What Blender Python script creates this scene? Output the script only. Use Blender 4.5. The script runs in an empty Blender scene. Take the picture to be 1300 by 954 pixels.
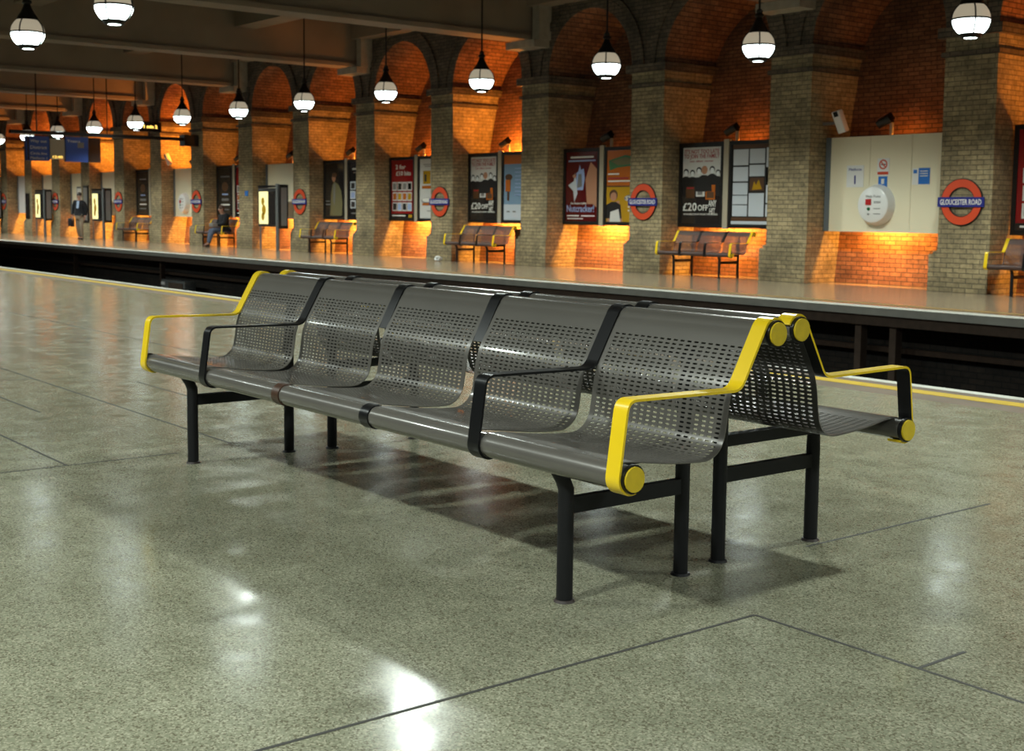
import bpy, bmesh, math, random
from mathutils import Vector, Matrix, Euler
random.seed(7)
PI = math.pi
C = bpy.context.scene.collection
SC = bpy.context.scene

# ------------------------------------------------------------------ materials
def new_mat(name):
    m = bpy.data.materials.new(name); m.use_nodes = True
    nt = m.node_tree; b = nt.nodes['Principled BSDF']
    return m, nt, b
def srgb(r, g, b):
    f = lambda c: (c/255/12.92) if c/255 <= .04045 else ((c/255+.055)/1.055)**2.4
    return (f(r), f(g), f(b), 1)
def plain(name, col, rough=.5, metal=0, emit=None, estr=0, coat=0, noise=0, nscale=20, bump=0, spec=None):
    m, nt, b = new_mat(name)
    b.inputs['Base Color'].default_value = col
    b.inputs['Roughness'].default_value = rough
    b.inputs['Metallic'].default_value = metal
    if coat: b.inputs['Coat Weight'].default_value = coat; b.inputs['Coat Roughness'].default_value = .08
    if spec is not None: b.inputs['Specular IOR Level'].default_value = spec
    if emit: b.inputs['Emission Color'].default_value = emit; b.inputs['Emission Strength'].default_value = estr
    N = nt.nodes
    if noise or bump:
        tc = N.new('ShaderNodeTexCoord'); nz = N.new('ShaderNodeTexNoise')
        nz.inputs['Scale'].default_value = nscale; nz.inputs['Detail'].default_value = 5
        nt.links.new(tc.outputs['Object'], nz.inputs['Vector'])
        if noise:
            mx = N.new('ShaderNodeMix'); mx.data_type = 'RGBA'
            mx.inputs['A'].default_value = [c*(1-noise) for c in col[:3]]+[1]
            mx.inputs['B'].default_value = [min(1, c*(1+noise)) for c in col[:3]]+[1]
            nt.links.new(nz.outputs['Fac'], mx.inputs['Factor']); nt.links.new(mx.outputs['Result'], b.inputs['Base Color'])
        if bump:
            bp = N.new('ShaderNodeBump'); bp.inputs['Strength'].default_value = bump; bp.inputs['Distance'].default_value = .01
            nt.links.new(nz.outputs['Fac'], bp.inputs['Height']); nt.links.new(bp.outputs['Normal'], b.inputs['Normal'])
    return m
def ramp(nt, src, stops):
    r = nt.nodes.new('ShaderNodeValToRGB'); e = r.color_ramp.elements
    while len(e) < len(stops): e.new(.5)
    for i, (p, c) in enumerate(stops): e[i].position = p; e[i].color = c
    nt.links.new(src, r.inputs['Fac']); return r.outputs['Color']
def mixc(nt, mode, fac, a, b):
    m = nt.nodes.new('ShaderNodeMix'); m.data_type = 'RGBA'; m.blend_type = mode
    for k, v in (('Factor', fac), ('A', a), ('B', b)):
        if hasattr(v, 'links') or hasattr(v, 'is_linked'): nt.links.new(v, m.inputs[k])
        else: m.inputs[k].default_value = v
    return m.outputs['Result']

def brick_mat(name, c1, c2, mortar, dirt=.5, rough=.85):
    m, nt, b = new_mat(name); N = nt.nodes; L = nt.links
    geo = N.new('ShaderNodeNewGeometry'); sep = N.new('ShaderNodeSeparateXYZ'); L.new(geo.outputs['Position'], sep.inputs[0])
    add = N.new('ShaderNodeMath'); add.operation = 'ADD'; L.new(sep.outputs['X'], add.inputs[0]); L.new(sep.outputs['Y'], add.inputs[1])
    cmb = N.new('ShaderNodeCombineXYZ'); L.new(add.outputs[0], cmb.inputs['X']); L.new(sep.outputs['Z'], cmb.inputs['Y'])
    br = N.new('ShaderNodeTexBrick'); L.new(cmb.outputs[0], br.inputs['Vector'])
    br.inputs['Scale'].default_value = 1; br.inputs['Brick Width'].default_value = .235; br.inputs['Row Height'].default_value = .078
    br.inputs['Mortar Size'].default_value = .008; br.inputs['Mortar Smooth'].default_value = .3; br.inputs['Bias'].default_value = -.1
    br.inputs['Color1'].default_value = c1; br.inputs['Color2'].default_value = c2; br.inputs['Mortar'].default_value = mortar
    nz = N.new('ShaderNodeTexNoise'); nz.inputs['Scale'].default_value = 1.3; nz.inputs['Detail'].default_value = 8; nz.inputs['Roughness'].default_value = .65
    L.new(geo.outputs['Position'], nz.inputs['Vector'])
    d = ramp(nt, nz.outputs['Fac'], [(.3, (1-dirt, 1-dirt, 1-dirt, 1)), (.62, (1, 1, 1, 1))])
    nz2 = N.new('ShaderNodeTexNoise'); nz2.inputs['Scale'].default_value = 14; nz2.inputs['Detail'].default_value = 4
    L.new(geo.outputs['Position'], nz2.inputs['Vector'])
    d2 = ramp(nt, nz2.outputs['Fac'], [(.3, (.7, .7, .7, 1)), (.7, (1.15, 1.15, 1.15, 1))])
    c = mixc(nt, 'MULTIPLY', 1, br.outputs['Color'], d); c = mixc(nt, 'MULTIPLY', 1, c, d2)
    L.new(c, b.inputs['Base Color']); b.inputs['Roughness'].default_value = rough
    inv = N.new('ShaderNodeMath'); inv.operation = 'SUBTRACT'; inv.inputs[0].default_value = 1; L.new(br.outputs['Fac'], inv.inputs[1])
    ad = N.new('ShaderNodeMath'); ad.operation = 'MULTIPLY_ADD'; L.new(nz2.outputs['Fac'], ad.inputs[0]); ad.inputs[1].default_value = .6; L.new(inv.outputs[0], ad.inputs[2])
    bp = N.new('ShaderNodeBump'); bp.inputs['Strength'].default_value = .8; bp.inputs['Distance'].default_value = .012
    L.new(ad.outputs[0], bp.inputs['Height']); L.new(bp.outputs['Normal'], b.inputs['Normal'])
    return m

def terrazzo(name, base, light, dark, rough=.3, spots=True, warp=.06, calm=False):
    m, nt, b = new_mat(name); N = nt.nodes; L = nt.links
    geo = N.new('ShaderNodeNewGeometry'); P = geo.outputs['Position']
    v = N.new('ShaderNodeTexVoronoi'); v.inputs['Scale'].default_value = 200; L.new(P, v.inputs['Vector'])
    sp = N.new('ShaderNodeSeparateColor'); L.new(v.outputs['Color'], sp.inputs[0])
    chips = ramp(nt, sp.outputs[0], [(0, dark), (.16, dark), (.24, base), (.72, base), (.82, light), (1, light)])
    n1 = N.new('ShaderNodeTexNoise'); n1.inputs['Scale'].default_value = .55; n1.inputs['Detail'].default_value = 7; n1.inputs['Roughness'].default_value = .6; L.new(P, n1.inputs['Vector'])
    stain = ramp(nt, n1.outputs['Fac'], [(.3, (.95, .95, .94, 1) if calm else (.8, .8, .79, 1)), (.65, (1.05, 1.05, 1.04, 1))])
    n2 = N.new('ShaderNodeTexNoise'); n2.inputs['Scale'].default_value = 6; n2.inputs['Detail'].default_value = 8; L.new(P, n2.inputs['Vector'])
    st2 = ramp(nt, n2.outputs['Fac'], [(.3, (.97, .97, .96, 1) if calm else (.86, .86, .85, 1)), (.7, (1.06, 1.06, 1.06, 1))])
    c = mixc(nt, 'MULTIPLY', 1, chips, stain); c = mixc(nt, 'MULTIPLY', 1, c, st2)
    if spots:
        v2 = N.new('ShaderNodeTexVoronoi'); v2.inputs['Scale'].default_value = 2.6; v2.inputs['Randomness'].default_value = 1; L.new(P, v2.inputs['Vector'])
        s = ramp(nt, v2.outputs['Distance'], [(0, (.45, .43, .4, 1)), (.010, (.55, .53, .5, 1)), (.018, (1, 1, 1, 1))])
        c = mixc(nt, 'MULTIPLY', 1, c, s)
    L.new(c, b.inputs['Base Color'])
    rr = N.new('ShaderNodeMapRange'); rr.inputs['From Min'].default_value = .3; rr.inputs['From Max'].default_value = .7
    rr.inputs['To Min'].default_value = rough-(.01 if calm else .05); rr.inputs['To Max'].default_value = rough+(.02 if calm else .07)
    L.new(n2.outputs['Fac'], rr.inputs['Value']); L.new(rr.outputs[0], b.inputs['Roughness'])
    n3 = N.new('ShaderNodeTexNoise'); n3.inputs['Scale'].default_value = 1.1; n3.inputs['Detail'].default_value = 1; L.new(P, n3.inputs['Vector'])
    bp = N.new('ShaderNodeBump'); bp.inputs['Strength'].default_value = warp; bp.inputs['Distance'].default_value = .03; L.new(n3.outputs['Fac'], bp.inputs['Height'])
    L.new(bp.outputs['Normal'], b.inputs['Normal'])
    b.inputs['Specular IOR Level'].default_value = .5
    return m

M = {}
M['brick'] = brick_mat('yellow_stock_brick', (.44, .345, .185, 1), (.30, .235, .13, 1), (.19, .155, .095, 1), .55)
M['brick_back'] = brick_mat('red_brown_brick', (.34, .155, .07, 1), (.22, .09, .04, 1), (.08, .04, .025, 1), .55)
M['brick_dark'] = brick_mat('dark_stock_brick', (.16, .12, .08, 1), (.10, .078, .052, 1), (.05, .042, .032, 1), .5)  # darker version of the pier brick for spandrels, arch rings and courses
M['brick_pit'] = brick_mat('near_black_brick', (.035, .025, .018, 1), (.02, .015, .012, 1), (.01, .009, .008, 1), .6)  # near-black brick colour of the track pit walls
M['floor'] = terrazzo('terrazzo', (.225, .225, .158, 1), (.34, .33, .24, 1), (.13, .12, .08, 1), .17, True, .2)
M['floor_far'] = terrazzo('pale_paving', (.31, .24, .165, 1), (.34, .27, .185, 1), (.27, .21, .145, 1), .14, False, .03, True)
M['joint'] = plain('joint', (.035, .033, .028, 1), .8)
M['coping'] = plain('white_coping', (.52, .52, .46, 1), .5, noise=.25, nscale=4)
M['edge_band'] = plain('edge_band', (.16, .125, .095, 1), .55, noise=.35, nscale=3)
M['yellow_line'] = plain('yellow_line', (.50, .34, .04, 1), .5, noise=.25, nscale=5)
M['ochre_line'] = plain('ochre_line', (.28, .17, .05, 1), .5, noise=.3, nscale=3)
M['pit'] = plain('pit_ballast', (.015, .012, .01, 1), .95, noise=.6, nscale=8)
M['rust'] = plain('rusty_steel', (.06, .035, .022, 1), .7, .3, noise=.5, nscale=12)
M['pit_post'] = plain('pit_post', (.09, .06, .042, 1), .8, noise=.4, nscale=9)
M['beam'] = plain('painted_beam', (.24, .185, .125, 1), .7, noise=.25, nscale=1.2)
M['slab'] = plain('ceiling_slab', (.10, .085, .065, 1), .9, noise=.3, nscale=.8)
M['stone'] = plain('pad_stone', (.32, .28, .21, 1), .8, noise=.3, nscale=6)
M['seat'] = plain('grey_enamel', (.128, .118, .104, 1), .27, .2, coat=.5, noise=.12, nscale=3)
M['seat_far'] = plain('dull_brown_enamel', (.075, .042, .034, 1), .5, .1)
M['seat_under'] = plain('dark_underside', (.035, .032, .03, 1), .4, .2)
M['black'] = plain('black_enamel', (.006, .006, .007, 1), .3, 0, spec=.35)
M['leg'] = plain('black_leg_paint', (.007, .007, .008, 1), .55, spec=.3)
M['worn_leg'] = plain('worn_leg_foot', (.025, .015, .012, 1), .55, noise=.5, nscale=40)
M['rustband'] = plain('rust_stained_band', (.055, .025, .014, 1), .4, noise=.6, nscale=30)
M['yellow'] = plain('yellow_enamel', (.88, .60, .015, 1), .27, 0, coat=.4, noise=.04, nscale=9)
M['yellow_cap'] = plain('yellow_cap', (.66, .47, .014, 1), .5, 0, noise=.2, nscale=30)
M['cream'] = plain('cream_panel', (.80, .73, .53, 1), .35, noise=.05, nscale=1)
M['panel_edge'] = plain('panel_edge', (.12, .14, .15, 1), .5)
M['frame'] = plain('poster_frame', (.012, .010, .009, 1), .35)
M['mullion'] = plain('beige_post', (.42, .37, .27, 1), .5)
M['white'] = plain('white_paint', (.75, .75, .73, 1), .3)
M['offwhite'] = plain('off_white', (.72, .73, .72, 1), .3)
M['paper'] = plain('paper', (.58, .62, .66, 1), .16, coat=.6)
M['blue'] = plain('sign_blue', (.012, .018, .20, 1), .4)
M['sign_panel'] = plain('hanging_sign_blue', (.02, .07, .36, 1), .35)
M['coat'] = plain('black_coat', (.004, .004, .006, 1), .9)
M['bright_blue'] = plain('bright_blue', (.02, .16, .55, 1), .4)
M['red'] = plain('roundel_red', (.62, .065, .018, 1), .4)
M['poster_red'] = plain('poster_red', (.26, .012, .012, 1), .16, coat=.6)
M['maroon'] = plain('poster_maroon', (.10, .010, .010, 1), .16, coat=.6)
M['poster_dark'] = plain('poster_dark', (.025, .02, .018, 1), .14, coat=.6)
M['poster_white'] = plain('poster_white', (.68, .67, .63, 1), .16, coat=.6)
M['poster_blue'] = plain('poster_blue', (.22, .33, .45, 1), .16, coat=.6)
M['poster_orange'] = plain('poster_orange', (.50, .14, .025, 1), .16, coat=.6)
M['poster_yellow'] = plain('poster_yellow', (.50, .28, .02, 1), .16, coat=.6)
M['ink_red'] = plain('ink_red', (.35, .02, .03, 1), .4)
M['ink_white'] = plain('ink_white', (.75, .74, .68, 1), .4)
M['ink_black'] = plain('ink_black', (.015, .013, .012, 1), .4)
M['ink_grey'] = plain('ink_grey', (.18, .17, .16, 1), .4)
M['ink_pale_blue'] = plain('ink_pale_blue', (.30, .38, .62, 1), .4)
M['ink_green'] = plain('ink_green', (.05, .16, .06, 1), .4)
M['flesh'] = plain('flesh', (.42, .20, .11, 1), .5)
M['olive'] = plain('olive_coat', (.16, .14, .06, 1), .5)
M['ink_brown'] = plain('ink_brown', (.10, .045, .018, 1), .4)
M['iron'] = plain('lamp_iron', (.012, .011, .010, 1), .45, .3)
M['steel'] = plain('grey_steel', (.20, .21, .21, 1), .4, .5)
M['globe'] = plain('opal_globe', (.35, .32, .24, 1), .3, emit=(1, .86, .62, 1), estr=.32)
M['bowl'] = plain('lit_bowl', (.8, .8, .8, 1), .3, emit=(.86, 1.0, .97, 1), estr=8)
M['lens'] = plain('lit_lens', (.8, .8, .8, 1), .3, emit=(.86, 1.0, .97, 1), estr=12)
M['skin'] = plain('skin', (.36, .19, .13, 1), .55)
M['hair_dark'] = plain('dark_hair', (.02, .013, .01, 1), .7)
M['hair_brown'] = plain('brown_hair', (.07, .03, .015, 1), .7)
M['navy'] = plain('dark_jacket', (.010, .011, .018, 1), .8)
M['shirt'] = plain('pale_blue_shirt', (.25, .32, .45, 1), .8)
M['tan'] = plain('tan_trousers', (.26, .20, .14, 1), .85)
M['denim'] = plain('blue_jeans', (.07, .09, .14, 1), .85, noise=.2, nscale=30)
M['shoe'] = plain('dark_shoes', (.015, .012, .01, 1), .5)
M['amber'] = plain('amber_display', (.1, .06, .01, 1), .4, emit=(1, .62, .12, 1), estr=2.2)
M['screen'] = plain('lit_poster', (.5, .45, .2, 1), .4, emit=(1, .93, .45, 1), estr=.9)
M['screen2'] = plain('lit_poster_pale', (.5, .5, .4, 1), .4, emit=(.85, 1, .75, 1), estr=.8)
M['ind_red'] = plain('red_button', (.45, .02, .02, 1), .35)
M['ind_green'] = plain('green_button', (.01, .12, .04, 1), .35)

# ------------------------------------------------------------------ mesh helpers
def link(name, me, mat=None, parent=None):
    o = bpy.data.objects.new(name, me); C.objects.link(o)
    if mat is not None and me is not None: me.materials.append(mat)
    if parent is not None: o.parent = parent
    return o
def build(name, bm, mat, parent=None, smooth=False):
    bmesh.ops.recalc_face_normals(bm, faces=bm.faces)
    me = bpy.data.meshes.new(name); bm.to_mesh(me); bm.free()
    if smooth:
        for p in me.polygons: p.use_smooth = True
        if hasattr(me, 'set_sharp_from_angle'): me.set_sharp_from_angle(angle=math.radians(40))
    return link(name, me, mat, parent)
def box(bm, x0, x1, y0, y1, z0, z1):
    vs = [bm.verts.new(p) for p in ((x0,y0,z0),(x1,y0,z0),(x1,y1,z0),(x0,y1,z0),(x0,y0,z1),(x1,y0,z1),(x1,y1,z1),(x0,y1,z1))]
    for f in ((0,3,2,1),(4,5,6,7),(0,1,5,4),(1,2,6,5),(2,3,7,6),(3,0,4,7)): bm.faces.new([vs[i] for i in f])
def BX(name, mat, parent, *b):
    bm = bmesh.new()
    for q in (b if isinstance(b[0], (tuple, list)) else [b]): box(bm, *q)
    return build(name, bm, mat, parent)
def bevel_box(name, mat, parent, b, w=.01, seg=2):
    bm = bmesh.new(); box(bm, *b)
    bmesh.ops.bevel(bm, geom=bm.edges[:], offset=w, segments=seg, affect='EDGES', profile=.5)
    return build(name, bm, mat, parent, True)
def tube(bm, pts, r, seg=12, caps=True, radii=None):
    pts = [Vector(p) for p in pts]; rings = []
    up = Vector((0, 0, 1)); prev = None
    for i, p in enumerate(pts):
        t = (pts[min(i+1, len(pts)-1)]-pts[max(i-1, 0)]).normalized()
        if prev is None:
            a = t.cross(up) if abs(t.z) < .95 else t.cross(Vector((1, 0, 0)))
        else: a = prev - t*prev.dot(t)
        a.normalize(); prev = a; b = t.cross(a)
        rr = radii[i] if radii else r
        rings.append([bm.verts.new(p+(a*math.cos(2*PI*k/seg)+b*math.sin(2*PI*k/seg))*rr) for k in range(seg)])
    for i in range(len(rings)-1):
        for k in range(seg):
            bm.faces.new((rings[i][k], rings[i][(k+1)%seg], rings[i+1][(k+1)%seg], rings[i+1][k]))
    if caps: bm.faces.new(rings[0][::-1]); bm.faces.new(rings[-1])
def TUBE(name, mat, parent, pts, r, seg=12, radii=None):
    bm = bmesh.new(); tube(bm, pts, r, seg, True, radii); return build(name, bm, mat, parent, True)
def lathe(name, mat, parent, prof, seg=24, c=(0, 0, 0), close=False):
    bm = bmesh.new(); rings = []
    for r, z in prof:
        if r < 1e-5: rings.append([bm.verts.new((c[0], c[1], c[2]+z))])
        else: rings.append([bm.verts.new((c[0]+r*math.cos(2*PI*k/seg), c[1]+r*math.sin(2*PI*k/seg), c[2]+z)) for k in range(seg)])
    pr = list(zip(rings, rings[1:]))
    if close: pr.append((rings[-1], rings[0]))
    for A, B in pr:
        for k in range(seg):
            a = [A[k % len(A)], A[(k+1) % len(A)], B[(k+1) % len(B)], B[k % len(B)]]
            u = []
            for v in a:
                if v not in u: u.append(v)
            if len(u) > 2: bm.faces.new(u)
    return build(name, bm, mat, parent, True)
def empty(name, loc=(0, 0, 0), rz=0):
    o = bpy.data.objects.new(name, None); C.objects.link(o); o.location = loc; o.rotation_euler = (0, 0, rz); o.empty_display_size = .2
    return o
def tag(o, label=None, cat=None, group=None, kind=None):
    if label: o['label'] = label
    if cat: o['category'] = cat
    if group: o['group'] = group
    if kind: o['kind'] = kind
    return o
def thing(name, label, cat, loc=(0, 0, 0), rz=0, group=None):
    return tag(empty(name, loc, rz), label, cat, group)
def copy_tree(o, parent=None):
    c = o.copy(); C.objects.link(c)
    if parent is not None: c.parent = parent
    for ch in list(o.children): copy_tree(ch, c)
    return c
def set_group(o, g): o['group'] = g
# flat lettering, converted from the built-in font to a mesh; faces -Y at the given place
def letters(name, s, h, mat, parent, loc, rot=(PI/2, 0, 0), width=None, bold=.012, ext=.001):
    cu = bpy.data.curves.new('t', 'FONT'); cu.body = s; cu.size = h/.72; cu.align_x = 'CENTER'; cu.align_y = 'CENTER'
    cu.offset = bold*h; cu.extrude = ext; cu.resolution_u = 2; cu.space_line = .85
    t = bpy.data.objects.new('t', cu); C.objects.link(t)
    bpy.context.view_layer.update()
    me = bpy.data.meshes.new_from_object(t.evaluated_get(bpy.context.evaluated_depsgraph_get()))
    C.objects.unlink(t); bpy.data.objects.remove(t)
    me.materials.clear()
    if len(me.vertices) and width:
        xs = [v.co.x for v in me.vertices]; k = width/max(1e-6, max(xs)-min(xs)); cx = (max(xs)+min(xs))/2
        for v in me.vertices: v.co.x = (v.co.x-cx)*k
    if len(me.vertices):
        ys = [v.co.y for v in me.vertices]; cy = (max(ys)+min(ys))/2
        for v in me.vertices: v.co.y -= cy
    me.name = name
    o = link(name, me, mat, parent); o.location = loc; o.rotation_euler = rot
    return o

# ------------------------------------------------------------------ the place: key positions (metres)
XR = [-7.7, -11.3, -14.9, -18.56, -22.15, -25.75, -29.3, -32.8, -36.3, -39.8, -43.2, -46.6, -50.1, -53.5, -57.0, -60.4, -63.8]   # right edge of every pier
PW = .93          # pier width
YF = 18.4         # pier front
YB = 18.86        # boards
X0, X1 = -72, 9
SPR = 4.18        # springing height of the arches

def struct(o): o['kind'] = 'structure'; return o
# floors ------------------------------------------------------------
struct(BX('floor', M['floor'], None, X0, X1, -13, 7.36, -.25, 0))
struct(BX('trim_1', M['edge_band'], None, X0, X1, 7.36, 7.89, -.25, 0))
struct(BX('trim_2', M['coping'], None, X0, X1, 7.89, 8.0, -.25, .002))
struct(BX('trim_3', M['yellow_line'], None, X0, X1, 7.60, 7.75, 0, .003))
struct(BX('platform_floor', M['floor_far'], None, X0, X1, 14.62, 20.4, -.2, 0))
struct(BX('trim_4', M['coping'], None, X0, X1, 14.30, 14.62, -.10, .002))
struct(BX('trim_5', M['ochre_line'], None, X0, X1, 14.85, 15.05, 0, .003))
w = .006
jl = [(-2.52, 3, 2.93, 'x'), (-2.52, -3, 2.93, 'y'), (-14, -6.05, 2.93, 'x'), (-12, -5.95, 2.05, 'x'), (-5.95, -3, 2.6, 'y'),
      (-8.6, -7.5, 3.46, 'x'), (-10.5, -7.6, 2.47, 'x'), (-7.15, -3, 2.05, 'y'), (-9.15, -3, 2.93, 'y'), (-2.95, 3.7, 4.9, 'y'),
      (-16, -9.2, 4.6, 'x'), (-1.95, 2.93, 3.15, 'y')]
bj = bmesh.new()
for a in jl:
    if a[3] == 'x': box(bj, a[0], a[1], a[2]-w, a[2]+w, .0002, .0008)
    else: box(bj, a[0]-w, a[0]+w, a[1], a[2], .0003, .0009)
struct(build('floor_joints', bj, M['joint']))
# track pit -----------------------------------------------------------
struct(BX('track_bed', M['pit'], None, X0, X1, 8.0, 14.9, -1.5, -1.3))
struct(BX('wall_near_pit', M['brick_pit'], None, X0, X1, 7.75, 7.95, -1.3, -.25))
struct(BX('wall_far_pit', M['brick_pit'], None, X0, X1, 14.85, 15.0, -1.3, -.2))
struct(BX('trim_6', M['pit_post'], None, X0, X1, 14.36, 14.62, -.24, -.10))
struct(BX('trim_7', M['rust'], None, X0, X1, 14.70, 14.80, -.62, -.55))
for yy in (9.1, 10.53, 12.1, 13.53):
    r = bmesh.new()
    box(r, X0, X1, yy-.035, yy+.035, -1.10, -1.06); box(r, X0, X1, yy-.008, yy+.008, -1.2, -1.10); box(r, X0, X1, yy-.07, yy+.07, -1.22, -1.2)
    o = build('rail', r, M['rust']); tag(o, 'dark steel running rail lying in the unlit track pit', 'rail', 'running rails in the track pit')
sb = bmesh.new()
for i in range(115):
    x = X0+.35+i*.7
    box(sb, x-.13, x+.13, 8.5, 11.1, -1.32, -1.22); box(sb, x-.13, x+.13, 11.5, 14.1, -1.32, -1.22)
tag(build('sleepers', sb, M['rust']), 'blackened sleepers under the rails in the track pit', 'sleepers', None, 'stuff')
# posts of the far platform's underside
for i, x in enumerate([-10.75, -10.2]):
    o = BX('platform_support_post', M['pit_post'], None, x-.05, x+.05, 14.42, 14.56, -1.3, -.24)
    tag(o, ['left of two brown posts under the far platform edge below the large cream panel',
            'right of two brown posts under the far platform edge below the large cream panel'][i], 'post')
for i, x in enumerate([-15.6, -21.4, -27.5, -34.2, -41, -49]):
    o = BX('platform_support_post', M['rust'], None, x-.05, x+.05, 14.5, 14.62, -1.3, -.24)
    tag(o, 'dark support post in the shadow beneath the far platform edge', 'post', 'dark support posts beneath the far platform edge')
# trackside cabinet
t = thing('trackside_cabinet', 'small grey graffiti-marked cabinet standing down in the track pit at left', 'cabinet', (-32.6, 14.32, -1.3))
bevel_box('housing', M['steel'], t, (-.75, .75, -.16, .16, 0, .60), .015)
BX('door', M['pit_post'], t, (-.25, .65, -.175, -.16, .08, .54))
BX('light_spot', M['offwhite'], t, (-.72, -.50, -.18, -.16, .46, .54))  # white patch painted as a spot of light on the housing
BX('handle', M['black'], t, (.55, .6, -.2, -.175, .25, .4))

# ------------------------------------------------------------------ the arcade wall
def arc_pts(x0, x1, z, n=20):
    cx = (x0+x1)/2; r = (x1-x0)/2
    return [(cx-r*math.cos(PI*i/n), z+r*math.sin(PI*i/n)) for i in range(n+1)]
YS = 20.35; ZT = 7.2
fr = bmesh.new(); so = bmesh.new(); rg = bmesh.new(); bk = bmesh.new()
def quad(bm, a, b, c, d): bm.faces.new([bm.verts.new(p) for p in (a, b, c, d)])
for i, xr in enumerate(XR):
    nx = XR[i-1] if i else -4.1
    a, b = xr, nx-PW                       # the opening to the right of this pier
    P_ = arc_pts(a, b, SPR)
    for (xa, za), (xb, zb) in zip(P_, P_[1:]):
        quad(fr, (xa, YF, za), (xb, YF, zb), (xb, YF, ZT), (xa, YF, ZT))
        quad(so, (xa, YF, za), (xa, YS, za), (xb, YS, zb), (xb, YF, zb))
    quad(fr, (xr-PW, YF, SPR), (xr, YF, SPR), (xr, YF, ZT), (xr-PW, YF, ZT))
    # two projecting rings of headers round the arch
    cx = (a+b)/2; r = (b-a)/2; n = 28
    for r0, r1, d in ((r+.0, r+.23, .018), (r+.25, r+.36, .05)):
        for k in range(n):
            t0, t1 = PI*k/n, PI*(k+1)/n
            f = lambda rr, t: (cx-rr*math.cos(t), SPR+rr*math.sin(t))
            (ax, az), (bx_, bz), (cx2, cz), (dx, dz) = f(r0, t0), f(r0, t1), f(r1, t1), f(r1, t0)
            quad(rg, (ax, YF-d, az), (bx_, YF-d, bz), (cx2, YF-d, cz), (dx, YF-d, dz))
            quad(rg, (dx, YF-d, dz), (cx2, YF-d, cz), (cx2, YF, cz), (dx, YF, dz))
            quad(rg, (ax, YF-d, az), (bx_, YF-d, bz), (bx_, YF, bz), (ax, YF, az))
# back wall: leans back with height
prof = [(19.22, -.05), (19.30, .6), (19.42, 1.6), (19.55, 2.85), (19.8, 4.1), (20.05, 4.9), (20.34, 5.7)]
for (ya, za), (yb, zb) in zip(prof, prof[1:]): quad(bk, (X0, ya, za), (X1, ya, za), (X1, yb, zb), (X0, yb, zb))
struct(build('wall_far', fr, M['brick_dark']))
struct(build('arch_soffits', so, M['brick_back'], None, True))
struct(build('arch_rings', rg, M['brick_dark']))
struct(build('wall_back', bk, M['brick_back'], None, True))
desc = ['far right pillar beyond the frame edge', 
 'yellow brick pillar with a roundel, right of the cream help point panel, rightmost in view',
 'plain yellow brick pillar between the cream help point panel and the poster grid of white cards',
 'yellow brick pillar with a roundel, between the yellow poster and the black £20 OFF poster',
 'plain yellow brick pillar between the pale blue poster and the maroon theatre poster',
 'yellow brick pillar with a roundel, between the white product poster and a £20 OFF poster',
 'plain yellow brick pillar between the dark portrait poster pair and the red £10 poster',
 'yellow brick pillar with a roundel, between the lit display case and the dark portrait poster',
 'plain brick pillar with a tiny blue sign, beside the person seated on a bench',
 'brick pillar with a roundel, left of the seated person and right of the small help point panel',
 'plain brick pillar left of the farther cream panel, sixth roundel-less one counted from the right',
 'brick pillar with a roundel just right of the lit display case near the walking person',
 'plain brick pillar immediately right of the walking person',
 'brick pillar with a roundel just left of the walking person',
 'plain narrow-looking brick pillar second from the left edge, with a dark plate on it',
 'brick pillar with a roundel at the far left edge of the photo', 'brick pillar beyond the left edge']
for i, xr in enumerate(XR):
    if i in (0, 16): 
        pass
    t = thing('brick_pillar', desc[i], 'pillar', (xr-PW/2, YF, 0), 0, 'brick pillars of the arcade')
    h = PW/2
    BX('shaft', M['brick'], t, (-h, h, 0, 1.95, 0, SPR))
    pb = bmesh.new(); box(pb, -h-.14, h+.004, -.03, .80, 0, .60)
    for v in pb.verts:
        if v.co.x < -h and v.co.z > .5: v.co.z -= 0
    box(pb, -h-.07, h+.003, -.015, .80, .60, .66)
    build('plinth', pb, M['brick'], t)
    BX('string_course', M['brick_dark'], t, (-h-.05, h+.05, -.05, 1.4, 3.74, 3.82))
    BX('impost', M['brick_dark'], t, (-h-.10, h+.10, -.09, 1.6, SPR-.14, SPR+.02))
# ------------------------------------------------------------------ ceiling and beams
struct(BX('ceiling', M['slab'], None, X0, X1, -13, 20.6, 6.75, 7.0))
beams = [-7.9, -15.35, -22.62, -29.95, -37.1, -44.15, -51.2, -58.2, -65.2, -.6, 6.6]
for x in beams:
    bm = bmesh.new(); box(bm, x-.22, x+.22, -13, 18.38, 5.05, 6.76); box(bm, x-.31, x+.31, -13, 18.38, 4.96, 5.06)
    struct(build('ceiling_beam', bm, M['beam']))
    struct(BX('pad_stone', M['stone'], None, x-.5, x+.5, 17.95, 18.39, 4.80, 4.955))
    struct(BX('beam_bracket', M['stone'], None, (x+.312, x+.55, 18.05, 18.39, 4.955, 5.75)))
for y0, y1 in ((14.62, 15.2), (17.95, 18.39), (9.3, 9.9), (3.6, 4.2)):
    for xa, xb in zip(sorted(beams), sorted(beams)[1:]):
        struct(BX('ceiling_joist', M['beam'], None, xa+.225, xb-.225, y0, y1, 5.68, 6.74))

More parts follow.
